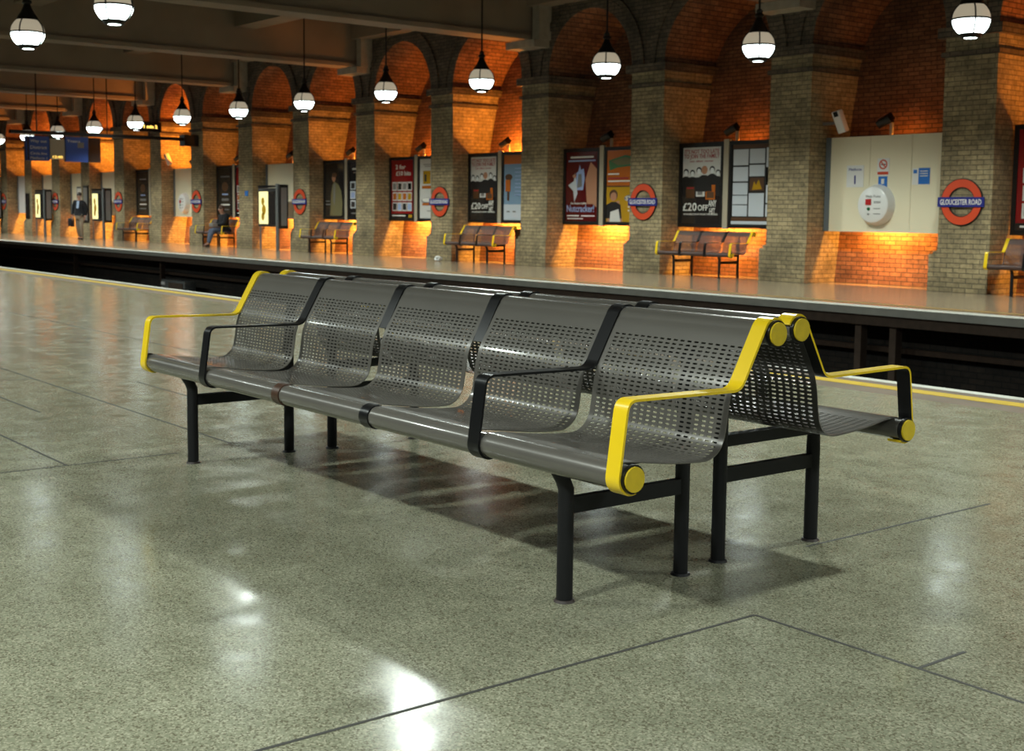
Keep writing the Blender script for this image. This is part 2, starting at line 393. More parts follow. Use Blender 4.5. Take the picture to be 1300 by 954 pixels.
# ------------------------------------------------------------------ pendant lamps
LAMP_W = 360
def make_lamp():
    t = empty('pendant_lamp')
    R = .25
    g = [(R*math.cos(a), R*math.sin(a)) for a in [i*PI/2/7 for i in range(7)]]+[(.10, .235)]
    lathe('globe_top', M['globe'], t, g, 20)
    b = [(R*.985, -.004)]+[(R*math.cos(a)*1.0, -R*math.sin(a)*.95) for a in (.2, .45, .7, .95)]+[(.115, -.215)]
    lathe('lit_bowl', M['bowl'], t, b, 16)
    lathe('bottom_lens', M['lens'], t, [(.0, -.244), (.082, -.243), (.088, -.238)], 14)
    lathe('bottom_ring', M['iron'], t, [(.088, -.188), (.155, -.188), (.125, -.245), (.088, -.245)], 18, close=True)
    lathe('band', M['iron'], t, [(R*.99, .012), (R*1.035, .012), (R*1.035, -.012), (R*.99, -.012)], 24, close=True)
    lathe('cap', M['iron'], t, [(.165, .19), (.15, .235), (.105, .30), (.065, .38), (.05, .43), (.075, .45), (.07, .48), (.045, .50), (.055, .53), (.03, .56), (.0, .57)], 18)
    for k in range(4):
        a = PI/4+k*PI/2
        rb = bmesh.new()
        tube(rb, [(math.cos(a)*R*1.025*math.cos(e), math.sin(a)*R*1.025*math.cos(e), R*1.0*math.sin(e)) for e in [-.98+j*1.95/9 for j in range(10)]], .011, 6)
        build('rib', rb, M['iron'], t, True)
    l = bpy.data.lights.new('lamp_light', 'SPOT'); l.energy = LAMP_W; l.color = (.90, 1.0, .93); l.spot_size = math.radians(150); l.spot_blend = .6; l.shadow_soft_size = .10
    lo = bpy.data.objects.new('lamp_light', l); C.objects.link(lo); lo.parent = t; lo.location = (0, 0, -.37)
    TUBE('rod', M['iron'], t, [(0, 0, .55), (0, 0, 2.88)], .017, 8)
    lathe('ceiling_rose', M['iron'], t, [(.0, 2.82), (.03, 2.82), (.07, 2.88), (.07, 2.9), (0, 2.9)], 12)
    return t
lamp0 = make_lamp()
NEAR = [c for c in lamp0.children if c.type == 'LIGHT'][0].data.copy(); NEAR.energy = LAMP_W*1.4
LX = [-10.07, -13.78, -17.3, -21.0, -24.53, -28.2, -31.72, -35.3, -38.74, -42.2, -45.7, -49.0, -52.5, -56.0, -59.5, -6.5, -2.9, .7, 4.3]
far_names = ['hanging before the large cream help point panel',
 'hanging before the arch of the white-card poster', 'hanging before the maroon theatre poster arch',
 'hanging before the bright orange arch over the pale blue poster', 'hanging before the arch above the red £10 poster',
 'hanging before the arch of the dark portrait poster', 'hanging before the cream panel with the display case',
 'before the bright arch of the farther help point', 'hanging just left of the small amber train indicator',
 'hanging above the right end of the blue direction signs', 'hanging above the gap between the blue signs',
 'half hidden behind the left end of the blue signs', 'hanging low at the extreme left edge', 'beyond the left edge', 'farthest of the row']
first = True
def put_lamp(x, y, z, label, group):
    label = label.replace(' on a black rod', '')
    global first
    o = lamp0 if first else copy_tree(lamp0); first = False
    o.location = (x, y, z); tag(o, label, 'lamp', group)
    if y < 10:
        for ch in o.children:
            if ch.type == 'LIGHT': ch.data = NEAR
    return o
for i, x in enumerate(LX):
    put_lamp(x, 15.7, 3.84, 'lit globe pendant lamp on a black rod '+(far_names[i] if i < len(far_names) else 'over the far platform beyond the right edge'), 'pendant lamps over the far platform')
NX = [-20.45, -16.95, -24.1, -27.7, -31.2, -34.7, -38.3, -13.35, -9.8, -6.3, -2.75, .8, 4.4]
for i, x in enumerate(NX):
    put_lamp(x, 6.6, 3.86, ['large lit globe pendant lamp nearest the top left corner, whole in view', 'largest lit globe pendant lamp, cut off by the top edge at left'][i] if i < 2 else 'globe pendant lamp over the near platform edge outside the photo', 'pendant lamps over the near platform')
for x in [-20.2, -16.7, -13.1, -9.6, -6.05, -2.5, 1.0, 4.5]:
    put_lamp(x, -.6, 3.86, 'globe pendant lamp over the near platform outside the photo', 'pendant lamps behind the bench')

# ------------------------------------------------------------------ roundels
def make_roundel():
    t = empty('station_roundel')
    n = 40
    def ring(bm, r0, r1, y0, y1):
        V = [[bm.verts.new((r*math.cos(2*PI*k/n), y, r*math.sin(2*PI*k/n))) for k in range(n)] for r, y in ((r0, y0), (r1, y0), (r1, y1), (r0, y1))]
        for j in range(4):
            for k in range(n): bm.faces.new((V[j][k], V[j][(k+1)%n], V[(j+1)%4][(k+1)%n], V[(j+1)%4][k]))
    b = bmesh.new(); ring(b, .225, .375, -.022, -.002); build('backing', b, M['ink_black'], t)
    b = bmesh.new(); ring(b, .238, .362, -.03, -.0225); build('ring', b, M['red'], t)
    BX('name_bar', M['blue'], t, (-.415, .415, -.048, -.030, -.078, .078))
    letters('lettering', 'GLOUCESTER ROAD', .088, M['ink_white'], t, (0, -.050, 0), width=.74, bold=.02)
    return t
r0 = make_roundel()
rl = {1: 'red ring roundel reading GLOUCESTER ROAD right of the cream help point panel, largest of them', 3: 'roundel reading GLOUCESTER ROAD left of the £20 OFF poster and nearest bench',
      5: 'red ring roundel reading GLOUCESTER ROAD between the white product poster and a £20 OFF poster', 7: 'red ring roundel on the pillar just right of the lit display case',
      9: 'red ring roundel on the pillar left of the seated person', 11: 'small red ring roundel beside the lit display case near the walking person',
      13: 'small red ring roundel left of the walking person', 15: 'smallest red ring roundel at the far left edge'}
fst = True
for i in rl:
    o = r0 if fst else copy_tree(r0); fst = False
    o.location = (XR[i]-PW/2-.05, YF, 1.445); tag(o, rl[i], 'sign', 'station roundels')

# ------------------------------------------------------------------ posters
def poster(x0, x1, label, content, z0=.95, z1=2.62, y=YB, cat='poster'):
    w, h = x1-x0, z1-z0
    t = thing('poster_board', label, cat, (x0, y, z0), 0, 'poster boards in the arches')
    f = .075
    bm = bmesh.new()
    box(bm, 0, w, 0, .06, 0, f); box(bm, 0, w, 0, .06, h-f, h); box(bm, 0, f, 0, .06, f, h-f); box(bm, w-f, w, 0, .06, f, h-f)
    build('frame', bm, M['frame'], t)
    iw, ih = w-2*f, h-2*f
    base = content[0]
    BX('sheet', M[base], t, (f, w-f, .02, .05, f, h-f))
    for k, c in enumerate(content[1:]):
        kind = c[0]; yy = .018-.0012*(k % 10)
        if kind == 'r':      # rectangle: x, z, w, h in 0..1 of the sheet
            _, x, z, ww, hh, m = c[:6]
            BX(c[6] if len(c) > 6 else 'picture', M[m], t, (f+x*iw, f+(x+ww)*iw, yy-.0006, yy+.002, f+z*ih, f+(z+hh)*ih))
        elif kind == 'e':    # ellipse
            _, x, z, rx, rz, m = c[:6]; b = bmesh.new()
            vs = [b.verts.new((f+x*iw+rx*iw*math.cos(2*PI*j/18), yy, f+z*ih+rz*ih*math.sin(2*PI*j/18))) for j in range(18)]
            b.faces.new(vs); build(c[6] if len(c) > 6 else 'picture', b, M[m], t)
        elif kind == 'p':    # polygon
            _, pts, m = c[:3]; b = bmesh.new()
            b.faces.new([b.verts.new((f+x*iw, yy, f+z*ih)) for x, z in pts]); build(c[3] if len(c) > 3 else 'picture', b, M[m], t)
        elif kind == 't':    # text: string, cx, cz, height, width, mat
            _, s, x, z, hh, ww, m = c
            letters('lettering', s, hh*ih, M[m], t, (f+x*iw, yy-.001, f+z*ih), width=ww*iw, bold=.02)
    return t
def head(x, z, s, hair='ink_black', face='ink_grey'):
    return [('p', [(x-s*1.9, z-s*2.6), (x-s*1.6, z-s*1.0), (x-s*.5, z-s*.65), (x+s*.5, z-s*.65), (x+s*1.6, z-s*1.0), (x+s*1.9, z-s*2.6)], 'ink_black', 'figure'),
            ('e', x, z+s*.15, s*.95, s*.62, hair, 'hair'), ('e', x, z-s*.05, s*.72, s*.5, face, 'face')]
FAM = ['poster_dark', ('r', .02, .60, .96, .39, 'poster_white')]
FAM += [('t', "IT'S NOT TOO LATE", .5, .935, .055, .88, 'ink_red'), ('t', 'TO JOIN THE FAMILY', .5, .865, .055, .90, 'ink_red'), ('t', 'on disc now', .5, .81, .025, .6, 'ink_red')]
for x, z, s in ((.11, .66, .07), (.28, .65, .065), (.44, .68, .07), (.78, .69, .07), (.93, .65, .06)): FAM += head(x, z, s, face='offwhite')
FAM += head(.58, .70, .11, face='flesh')
FAM += [('r', .02, .36, .96, .21, 'ink_black'), ('e', .5, .50, .16, .03, 'flesh'), ('r', .12, .33, .22, .15, 'ink_brown'), ('r', .14, .45, .18, .02, 'ink_red'), ('r', .38, .35, .22, .14, 'poster_white'), ('r', .42, .37, .13, .07, 'ink_grey'),
        ('r', .63, .31, .24, .19, 'poster_orange'), ('r', .66, .33, .18, .08, 'ink_brown'),
        ('t', '£20', .22, .215, .105, .36, 'ink_white'), ('t', 'OFF', .56, .205, .075, .26, 'ink_white'), ('t', 'ANY\nHIT', .80, .21, .085, .2, 'ink_white'), ('t', 'AVAILABLE NOW FROM THE STORES', .5, .12, .022, .88, 'ink_white')]
CARDS = ['ink_brown', ('r', .0, .0, 1, .95, 'ink_black')]
for x, z, ww, hh in ((.02, .74, .31, .20), (.02, .54, .31, .18), (.02, .37, .31, .15), (.02, .25, .31, .11), (.02, .10, .31, .14), (.36, .76, .31, .18), (.36, .60, .31, .14), (.36, .10, .31, .29), (.70, .71, .29, .24), (.70, .51, .29, .18), (.70, .27, .29, .22), (.70, .10, .29, .15)):
    CARDS.append(('r', x, z, ww, hh, 'paper', 'card'))
CARDS += [('r', .37, .42, .29, .16, 'ink_brown'), ('p', [(.42, .43), (.46, .54), (.5, .49), (.55, .56), (.62, .44)], 'poster_yellow'), ('r', 0, .045, 1, .04, 'ink_brown'), ('r', .0, .0, 1, .04, 'paper')]
NUT = ['maroon', ('r', .14, .91, .72, .025, 'ink_white'), ('r', .08, .86, .84, .022, 'ink_pale_blue'), ('p', [(.68, .25), (.62, .6), (.78, .85), (.97, .75), (.98, .2), (.85, .25)], 'flesh'),
       ('p', [(.3, .45), (.34, .7), (.40, .72), (.44, .82), (.48, .74), (.56, .76), (.60, .62), (.55, .45)], 'ink_pale_blue'), ('p', [(.36, .48), (.4, .68), (.5, .68), (.52, .5)], 'ink_grey'),
       ('p', [(.08, .52), (.26, .58), (.3, .7), (.34, .55), (.38, .4), (.28, .28), (.24, .44)], 'paper'), ('e', .27, .65, .05, .025, 'flesh'),
       ('t', 'Nutcracker!', .48, .185, .10, .86, 'ink_pale_blue'), ('t', 'the festive ballet', .42, .26, .03, .5, 'ink_white'), ('r', .06, .07, .38, .018, 'ink_white'), ('r', .5, .07, .42, .018, 'ink_white'), ('r', .06, .03, .5, .014, 'ink_white')]
YEL = ['poster_orange', ('r', 0, 0, 1, .5, 'poster_yellow'), ('p', [(.05, .86), (.5, .93), (.75, .9), (.7, .78), (.3, .76), (.08, .72)], 'ink_green'), ('p', [(.1, .85), (.5, .9), (.68, .87), (.62, .80), (.3, .79)], 'olive'),
       ('r', .04, .66, .3, .02, 'ink_white'), ('r', .04, .60, .55, .02, 'ink_red'), ('r', .04, .56, .6, .02, 'ink_white'), ('r', .0, .49, 1, .015, 'ink_brown')]
YEL += head(.84, .80, .11, 'ink_brown', 'flesh')
YEL += [('p', [(.72, .52), (.76, .66), (.92, .68), (.98, .52)], 'poster_white'), ('p', [(.02, .0), (.05, .25), (.35, .3), (.45, .0)], 'flesh')]
YEL += head(.2, .36, .12, 'ink_brown', 'flesh')
YEL += [('p', [(.1, .0), (.12, .14), (.34, .18), (.4, .0)], 'poster_white'), ('e', .74, .33, .25, .055, 'ink_grey'), ('t', 'STARS', .74, .33, .06, .42, 'ink_white'), ('r', .6, .15, .3, .02, 'ink_white'), ('r', .6, .2, .34, .02, 'ink_white')]
BLU = ['poster_blue', ('r', 0, .86, 1, .14, 'poster_orange'), ('r', .0, .0, .58, .24, 'paper'), ('r', .6, .0, .4, .24, 'poster_red'), ('p', [(.64, .08), (.9, .2), (.98, .16), (.72, .04)], 'ink_white'), ('r', .1, .12, .1, .02, 'ink_grey'), ('r', .3, .12, .1, .02, 'ink_grey'),
       ('e', .16, .66, .12, .05, 'ink_brown'), ('r', .06, .44, .16, .18, 'poster_orange'), ('r', .12, .3, .06, .14, 'ink_brown')]
for k in range(8): BLU.append(('r', .36, .38+k*.058, .58, .012, 'ink_pale_blue'))
COV = ['ink_black', 'poster_yellow', 'ink_grey', 'ink_pale_blue', 'poster_orange', 'poster_dark']
def red_poster(t1, t2):
    R_ = ['poster_red', ('t', t1, .42, .88, .075, .45, 'ink_white'), ('t', t2, .55, .77, .075, .66, 'ink_white')]
    for r_ in range(3):
        for c_ in range(4):
            R_ += [('r', .06+c_*.225, .12+r_*.175, .20, .15, 'poster_white', 'cover'), ('r', .085+c_*.225, .14+r_*.175, .15, .11, COV[(r_*4+c_*3) % 6], 'cover_picture')]
    R_ += [('r', .0, .0, 1, .075, 'poster_dark'), ('r', .05, .03, .6, .02, 'ink_white'), ('r', .8, .01, .15, .05, 'poster_yellow')]
    return R_
WHT = ['poster_white', ('r', .15, .9, .7, .012, 'ink_grey'), ('r', .2, .87, .6, .012, 'ink_grey'), ('r', .14, .58, .3, .22, 'poster_yellow'), ('r', .2, .62, .08, .12, 'ink_black'), ('r', .1, .50, .38, .05, 'poster_orange'), ('r', .72, .52, .22, .25, 'ink_red'), ('r', .74, .62, .1, .1, 'poster_yellow'),
       ('e', .35, .30, .28, .05, 'ink_grey'), ('e', .35, .31, .25, .035, 'ink_white'), ('r', .12, .22, .45, .04, 'poster_orange'), ('r', .75, .25, .2, .2, 'blue'), ('r', .73, .21, .24, .04, 'poster_orange'), ('r', .3, .12, .5, .012, 'ink_grey')]
MAN = ['poster_dark', ('p', [(.25, .02), (.32, .42), (.4, .60), (.5, .66), (.7, .6), (.85, .48), (.92, .25), (.88, .02)], 'olive', 'figure'), ('e', .47, .72, .10, .07, 'flesh', 'face'), ('e', .50, .775, .13, .045, 'ink_brown', 'hair'),
       ('p', [(.44, .3), (.46, .6), (.56, .62), (.52, .2)], 'ink_grey'), ('r', .05, .28, .22, .02, 'ink_grey'), ('r', .05, .22, .28, .02, 'ink_grey')]
def dark_grid():
    D = ['poster_dark', ('r', .15, .86, .6, .03, 'ink_white'), ('r', .2, .80, .5, .02, 'ink_grey')]
    for r_ in range(3):
        for c_ in range(3): D += [('r', .06+c_*.31, .16+r_*.17, .26, .15, 'paper', 'cover'), ('r', .10+c_*.31, .18+r_*.17, .18, .10, COV[(r_*3+c_*2) % 6], 'cover_picture')]
    D += [('r', .1, .06, .8, .02, 'ink_grey')]
    return D
DRK = ['poster_dark', ('r', .2, .8, .6, .03, 'ink_grey'), ('r', .25, .3, .5, .05, 'ink_grey'), ('r', .2, .2, .6, .03, 'ink_white'), ('r', .2, .1, .55, .02, 'ink_grey'), ('e', .5, .6, .22, .1, 'ink_brown'), ('r', .3, .42, .4, .03, 'ink_pale_blue')]
def niche_posters(i, cl, cr, ll, lr):
    xr = XR[i]
    poster(xr+.005, xr+1.21, ll, cl)
    poster(xr+1.35, XR[i-1]-PW-.01, lr, cr)
    t = thing('board_post', 'beige upright post between the two posters, arch %s' % ['', 'right of the help point', '', 'of the white cards', 'of the theatre poster', 'of the pale blue poster', 'of the red £10 poster', 'of the dark portrait', '', 'behind the seated person', '', 'left of the farther help point'][i+0 if i < 12 else 0], 'post', (xr+1.28, YB, 0), 0)
    BX('post', M['mullion'], t, (-.065, .065, -.01, .06, .93, 2.66))
    BX('wall_bracket', M['steel'], t, (-.03, .03, .06, .60, 2.2, 2.26))
niche_posters(3, FAM, CARDS, '£20 OFF poster above the bench nearest the large cream help point panel', 'dark poster with a grid of blank white cards around a small fire picture')
niche_posters(4, NUT, YEL, 'maroon theatre poster reading Nutcracker with pale blue figures', 'orange and yellow poster with two faces and an oval badge')
niche_posters(5, FAM, BLU, '£20 OFF poster beside the pale blue poster with the orange top', 'pale blue poster with an orange top and white and red lower corner')
niche_posters(6, red_poster('2 for', '£10 hits'), WHT, 'red poster with rows of small covers reading 2 for £10', 'white poster with orange and yellow product pictures')
niche_posters(7, MAN, dark_grid(), 'dark portrait poster of a person in an olive coat', 'dark poster with a grid of small covers beside the olive coat portrait')
niche_posters(9, DRK, red_poster('2 for', '£10 hits'), 'dark poster behind the seated person', 'small red poster with covers behind the seated person')
niche_posters(11, DRK, dark_grid(), 'dark narrow poster left of the farther cream help point panel', 'dark poster with covers partly hidden by the pillar left of the farther help point')
# rightmost arch: one big red poster in a deep black frame
poster(XR[1]+.06, XR[1]+1.9, 'large red poster in a deep black frame at the right edge of the photo', red_poster('Buy 2', 'get 1'), .93, 2.66)

# ------------------------------------------------------------------ cream panels
def cream(i, label, edge=True, mat='cream'):
    xr = XR[i]; pw = (XR[i-1]-PW-xr-.14)/3
    t = thing('cream_panel', label, 'panel', (xr, YB, .93), 0, 'cream panels in the arches')
    b = bmesh.new()
    for k in range(3): box(b, .12+k*pw, .12+(k+1)*pw-.006, 0, .05, 0, 1.66)
    build('panel', b, M[mat], t)
    BX('edge_strip', M['panel_edge'], t, (.02, .118, -.02, .05, 0, 1.66))
    return t
cream(2, 'large cream panel carrying the platform 1 sign and white help point')
cream(8, 'cream panel behind the lit display case left of the portrait poster')
cream(10, 'cream panel with a small white help point, in the tall bright arch')
cream(12, 'cream panel behind the display case near the walking person')
cream(13, 'cream panel behind the walking person')
cream(14, 'cream panel behind the farthest display case in view')
cream(15, 'grey board in the leftmost full arch', True, 'offwhite')
cream(16, 'cream panel at the extreme left edge')
def help_point(x, label):
    t = thing('help_point', label, 'help point', (x, YB, 1.40))
    def disc(name, r, y0, y1, m, cx=0, cz=0, r2=None):
        b = bmesh.new(); n = 32
        A = [b.verts.new((cx+r*math.cos(2*PI*k/n), y0, cz+r*math.sin(2*PI*k/n))) for k in range(n)]
        rr = r2 or r
        B = [b.verts.new((cx+rr*math.cos(2*PI*k/n), y1, cz+rr*math.sin(2*PI*k/n))) for k in range(n)]
        b.faces.new(A); b.faces.new(B)
        for k in range(n): b.faces.new((A[k], A[(k+1)%n], B[(k+1)%n], B[k]))
        return build(name, b, m, t, True)
    disc('housing', .31, -.14, -.001, M['offwhite'], 0, 0, .36)
    disc('face', .29, -.155, -.14, M['white'], r2=.31)
    letters('lettering', 'Help Point', .045, M['ink_grey'], t, (.02, -.158, .14), width=.3)
    BX('emergency_button', M['ind_red'], t, (-.13, -.02, -.172, -.155, .0, .10))
    disc('information_button', .028, -.17, -.155, M['ind_green'], -.07, -.07)
    disc('small_button', .018, -.17, -.155, M['ink_grey'], -.07, -.16)
    for z in (.05, .03, -.07, -.16): BX('button_legend', M['ink_grey'], t, (.03, .17, -.1575, -.155, z, z+.012))
    return t
help_point(-13.75, 'round white help point with red and green buttons below the no smoking sign')
help_point(XR[10]+.95, 'small round white help point in the tall bright orange arch, farther away')
# signs on the cream panel
t = thing('platform_sign', 'white sign reading Platform 1 on the cream panel', 'sign', (-14.24, YB, 1.90))
BX('plate', M['white'], t, (-.18, .18, -.008, -.001, -.19, .19))
letters('lettering', 'Platform', .05, M['blue'], t, (0, -.0095, .12), width=.27); letters('numeral', '1', .15, M['blue'], t, (0, -.0095, -.06), bold=.03)
t = thing('no_smoking_sign', 'small white no smoking sign with red circle above the help point', 'sign', (-13.66, YB, 2.05))
BX('plate', M['white'], t, (-.12, .12, -.008, -.001, -.15, .15))
b = bmesh.new(); n = 24
for k in range(n):
    f = lambda r, a: (r*math.cos(a), -.010, .045+r*math.sin(a)); a0, a1 = 2*PI*k/n, 2*PI*(k+1)/n
    quad(b, f(.06, a0), f(.06, a1), f(.085, a1), f(.085, a0))
quad(b, (-.06, -.011, .095), (-.045, -.011, .11), (.06, -.011, -.005), (.045, -.011, -.02))
build('ban_symbol', b, M['red'], t); BX('cigarette', M['ink_black'], t, (-.045, .05, -.0100, -.0085, .035, .052)); BX('red_strip', M['red'], t, (-.11, .11, -.010, -.0082, -.13, -.08))
t = thing('notice_sign', 'small blue notice under the no smoking sign', 'sign', (-13.66, YB, 1.80))
BX('plate', M['bright_blue'], t, (-.09, .09, -.008, -.001, -.09, .09)); BX('symbol', M['ink_white'], t, (-.03, .03, -.0095, -.008, -.04, .05))
t = thing('notice_sign', 'blue and white square notice at right on the cream panel', 'sign', (-12.9, YB, 1.88))
BX('plate', M['white'], t, (-.17, .17, -.008, -.001, -.14, .14)); BX('blue_field', M['bright_blue'], t, (-.05, .17, -.0095, -.0081, -.13, .14))
for z in (.08, .04, 0): BX('text_line', M['ink_white'], t, (-.02, .13, -.0105, -.0096, z, z+.014))
BX('symbol', M['bright_blue'], t, (-.15, -.08, -.0095, -.0081, .05, .11))
# tiny blue sign on pillar, plate on another
t = BX('pillar_notice', M['bright_blue'], None, XR[8]-.5, XR[8]-.3, YF-.012, YF-.001, 1.62, 1.78); tag(t, 'tiny blue notice on the plain pillar right of the seated person', 'sign')
t = BX('pillar_plate', M['poster_dark'], None, XR[14]-.75, XR[14]-.3, YF-.05, YF-.001, .72, 1.8); tag(t, 'dark narrow wall plate on the second pillar from the left', 'sign')
t = thing('framed_notice', 'tall framed notice on the pillar right of the walking person', 'notice', (XR[12]-.35, YF, 1.35))
BX('frame', M['ink_black'], t, (-.26, .26, -.05, -.001, -.72, .72)); BX('sheet', M['ink_grey'], t, (-.19, .19, -.056, -.05, -.64, .64))
t = thing('framed_notice', 'white notice sheet on the cream panel behind the walking person', 'notice', (XR[13]+1.3, YB, 1.6))
BX('frame', M['ink_grey'], t, (-.55, .55, -.03, -.002, -.45, .45)); BX('sheet', M['white'], t, (-.48, .48, -.036, -.03, -.38, .38))

# ------------------------------------------------------------------ floodlights and cameras
def flood(i, x, label):
    t = thing('floodlight', label, 'floodlight', (x, YB+.18, 2.70), 0, 'black floodlights over the boards')
    TUBE('bracket', M['mullion'], t, [(.08, .02, -.10), (.08, .02, .16)], .035, 8)
    h = bevel_box('housing', M['black'], t, (-.14, .14, -.10, .08, -.07, .07), .02); h.location = (-.04, .0, .16); h.rotation_euler = (math.radians(30), math.radians(-22), 0)
    if i in (2, 8, 10, 12, 13, 14, 15): BX('bracket_arm', M['mullion'], t, (.04, .12, -.135, .02, -.15, -.115))
    BX('yoke', M['black'], t, (-.05, .12, -.02, .03, .12, .16))
for i, x in ((1, XR[1]+1.6), (2, -13.75), (3, XR[3]+1.28), (4, XR[4]+1.28), (5, XR[5]+1.28), (6, XR[6]+1.28), (7, XR[7]+1.28), (8, XR[8]+1.28), (9, XR[9]+1.28), (10, XR[10]+1.28), (11, XR[11]+1.28), (12, XR[12]+1.28), (13, XR[13]+1.28), (14, XR[14]+1.28), (15, XR[15]+1.28)):
    flood(i, x, 'black floodlight perched above the boards, arch '+['', 'at the right edge', 'of the large cream help point panel', 'of the white-card poster', 'of the theatre poster', 'of the pale blue poster', 'of the red £10 poster', 'of the olive coat portrait', 'of the large display case', 'of the seated person', 'of the farther help point', 'of the narrow dark poster', 'of the second display case', 'of the walking person', 'of the third display case', 'of the grey board'][i])
def cctv(x, y, z, label):
    t = thing('security_camera', label, 'camera', (x, y, z))
    h = bevel_box('housing', M['white'], t, (-.08, .08, -.07, .07, -.2, .2), .02); h.rotation_euler = (math.radians(15), math.radians(-14), 0)
    BX('bracket', M['steel'], t, (-.37, -.06, -.02, .02, -.05, .0)); BX('lens_plate', M['black'], h, (-.04, .05, -.074, -.0701, .10, .19))
cctv(-14.52, 18.75, 2.86, 'white security camera on the pillar side above the cream help point panel')
cctv(XR[10]+.38, 18.5, 2.9, 'white security camera in the tall bright orange arch, farther away')

# ------------------------------------------------------------------ standing display cases
def display(xl, label):
    t = thing('display_case', label, 'display case', (xl, 18.09, 0), 0, 'display cases on posts')
    TUBE('post', M['steel'], t, [(.18, -.02, 0), (.18, -.02, .72)], .03, 10); TUBE('post', M['steel'], t, [(1.24, -.02, 0), (1.24, -.02, 1.96)], .055, 12)
    bevel_box('case', M['frame'], t, (-.02, 1.17, 0, .12, .70, 1.84), .012)
    BX('lit_sheet', M['screen'], t, (.05, .62, -.006, -.001, .78, 1.74)); BX('dark_sheet', M['poster_dark'], t, (.66, 1.10, -.006, -.001, .78, 1.74))
    e = bmesh.new(); 
    for (x, z, r_) in ((.3, 1.45, .1), (.36, 1.2, .13), (.3, 1.0, .1)): e.faces.new([e.verts.new((x+r_*math.cos(a*PI/6), -.008, z+r_*1.2*math.sin(a*PI/6))) for a in range(12)])
    build('picture', e, M['poster_yellow'], t)
    b = bevel_box('side_case', M['frame'], t, (1.32, 1.42, -.05, .24, .66, 1.94), .012)
    BX('side_sheet', M['ink_grey'], t, (1.421, 1.426, .0, .19, .74, 1.85))
    BX('top_rail', M['black'], t, (-.02, 1.42, .0, .05, 1.86, 1.92))
display(XR[8]+.98, 'lit display case on two posts beside the roundel pillar, largest of its kind')
display(XR[12]+1.05, 'lit display case on posts just right of the walking person')
display(XR[14]+1.35, 'lit display case on posts left of the walking person')
display(XR[16]+1.35, 'display case cut by the left edge of the photo')

# ------------------------------------------------------------------ overhead signs over the far platform
t = thing('sign_gantry', 'long dark overhead tray reaching out from the pillar over the tracks', 'gantry', (-40.3, 0, 0))
BX('tray', M['iron'], t, (-.12, .12, 12.4, 18.39, 3.42, 3.52)); BX('end_box', M['iron'], t, (-.2, .2, 17.9, 18.39, 3.25, 3.62))
for y in (13.2, 15.4): TUBE('hanger', M['iron'], t, [(0, y, 3.52), (0, y, 6.74)], .02, 6)
def hsign(y0, y1, z0, z1, label, lines, mat='blue'):
    t = thing('hanging_sign', label, 'sign', (-40.3, 0, 0), 0)
    BX('panel', M['sign_panel' if mat == 'blue' else mat], t, (-.07, .07, y0, y1, z0, z1))
    for a, b_, z, h, m in lines: BX('lettering', M[m], t, (.071, .076, y0+a*(y1-y0), y0+b_*(y1-y0), z, z+h))
    for y in (y0+.15, y1-.15): TUBE('strap', M['iron'], t, [(0, y, z1), (0, y, 3.419)], .012, 6)
    return t
hs = hsign(12.85, 13.55, 2.62, 3.36, 'blue hanging sign with white text lines, leftmost under the overhead tray', [(.05, .12, 2.64, .70, 'iron')])
for s, z, h in (('Way out', 3.20, .09), ('District', 3.02, .10), ('Circle line', 2.84, .08), ('Platform 1', 2.70, .07)): letters('lettering', s, h, M['ink_white'], hs, (.078, 13.22, z), (PI/2, 0, PI/2), width=.5)
BX('clock_panel', M['mullion'], thing('clock_sign', 'grey hanging panel with amber digits between the blue signs', 'clock', (-40.3, 0, 0)), (-.07, .07, 13.57, 14.02, 2.68, 3.30))
ck = [o for o in C.objects if o.name.startswith('clock_sign')][0]
letters('digits', '12:40', .08, M['amber'], ck, (.075, 13.8, 2.75), (PI/2, 0, PI/2), width=.3)
for y in (13.68, 13.92): TUBE('strap', M['iron'], ck, [(0, y, 3.30), (0, y, 3.419)], .012, 6)
hs = hsign(14.05, 14.75, 2.62, 3.38, 'blue hanging sign right of the grey clock panel', [])
letters('lettering', 'Trains', .08, M['ink_white'], hs, (.078, 14.3, 3.25), (PI/2, 0, PI/2), width=.4); BX('arrow_box', M['ink_grey'], hs, (.071, .076, 14.42, 14.62, 3.05, 3.22))
hsign(14.77, 15.15, 2.62, 3.38, 'dark unlit panel at the right end of the blue hanging signs', [], 'poster_dark')
t = thing('train_indicator', 'small black indicator with amber digits standing on the overhead tray', 'indicator', (-40.3, 0, 0))
BX('housing', M['black'], t, (-.12, .12, 16.4, 17.15, 3.66, 3.98)); letters('digits', '1 min 2', .10, M['amber'], t, (.125, 16.78, 3.82), (PI/2, 0, PI/2), width=.46, bold=.06)
TUBE('stem', M['iron'], t, [(0, 16.78, 3.522), (0, 16.78, 3.66)], .03, 8)

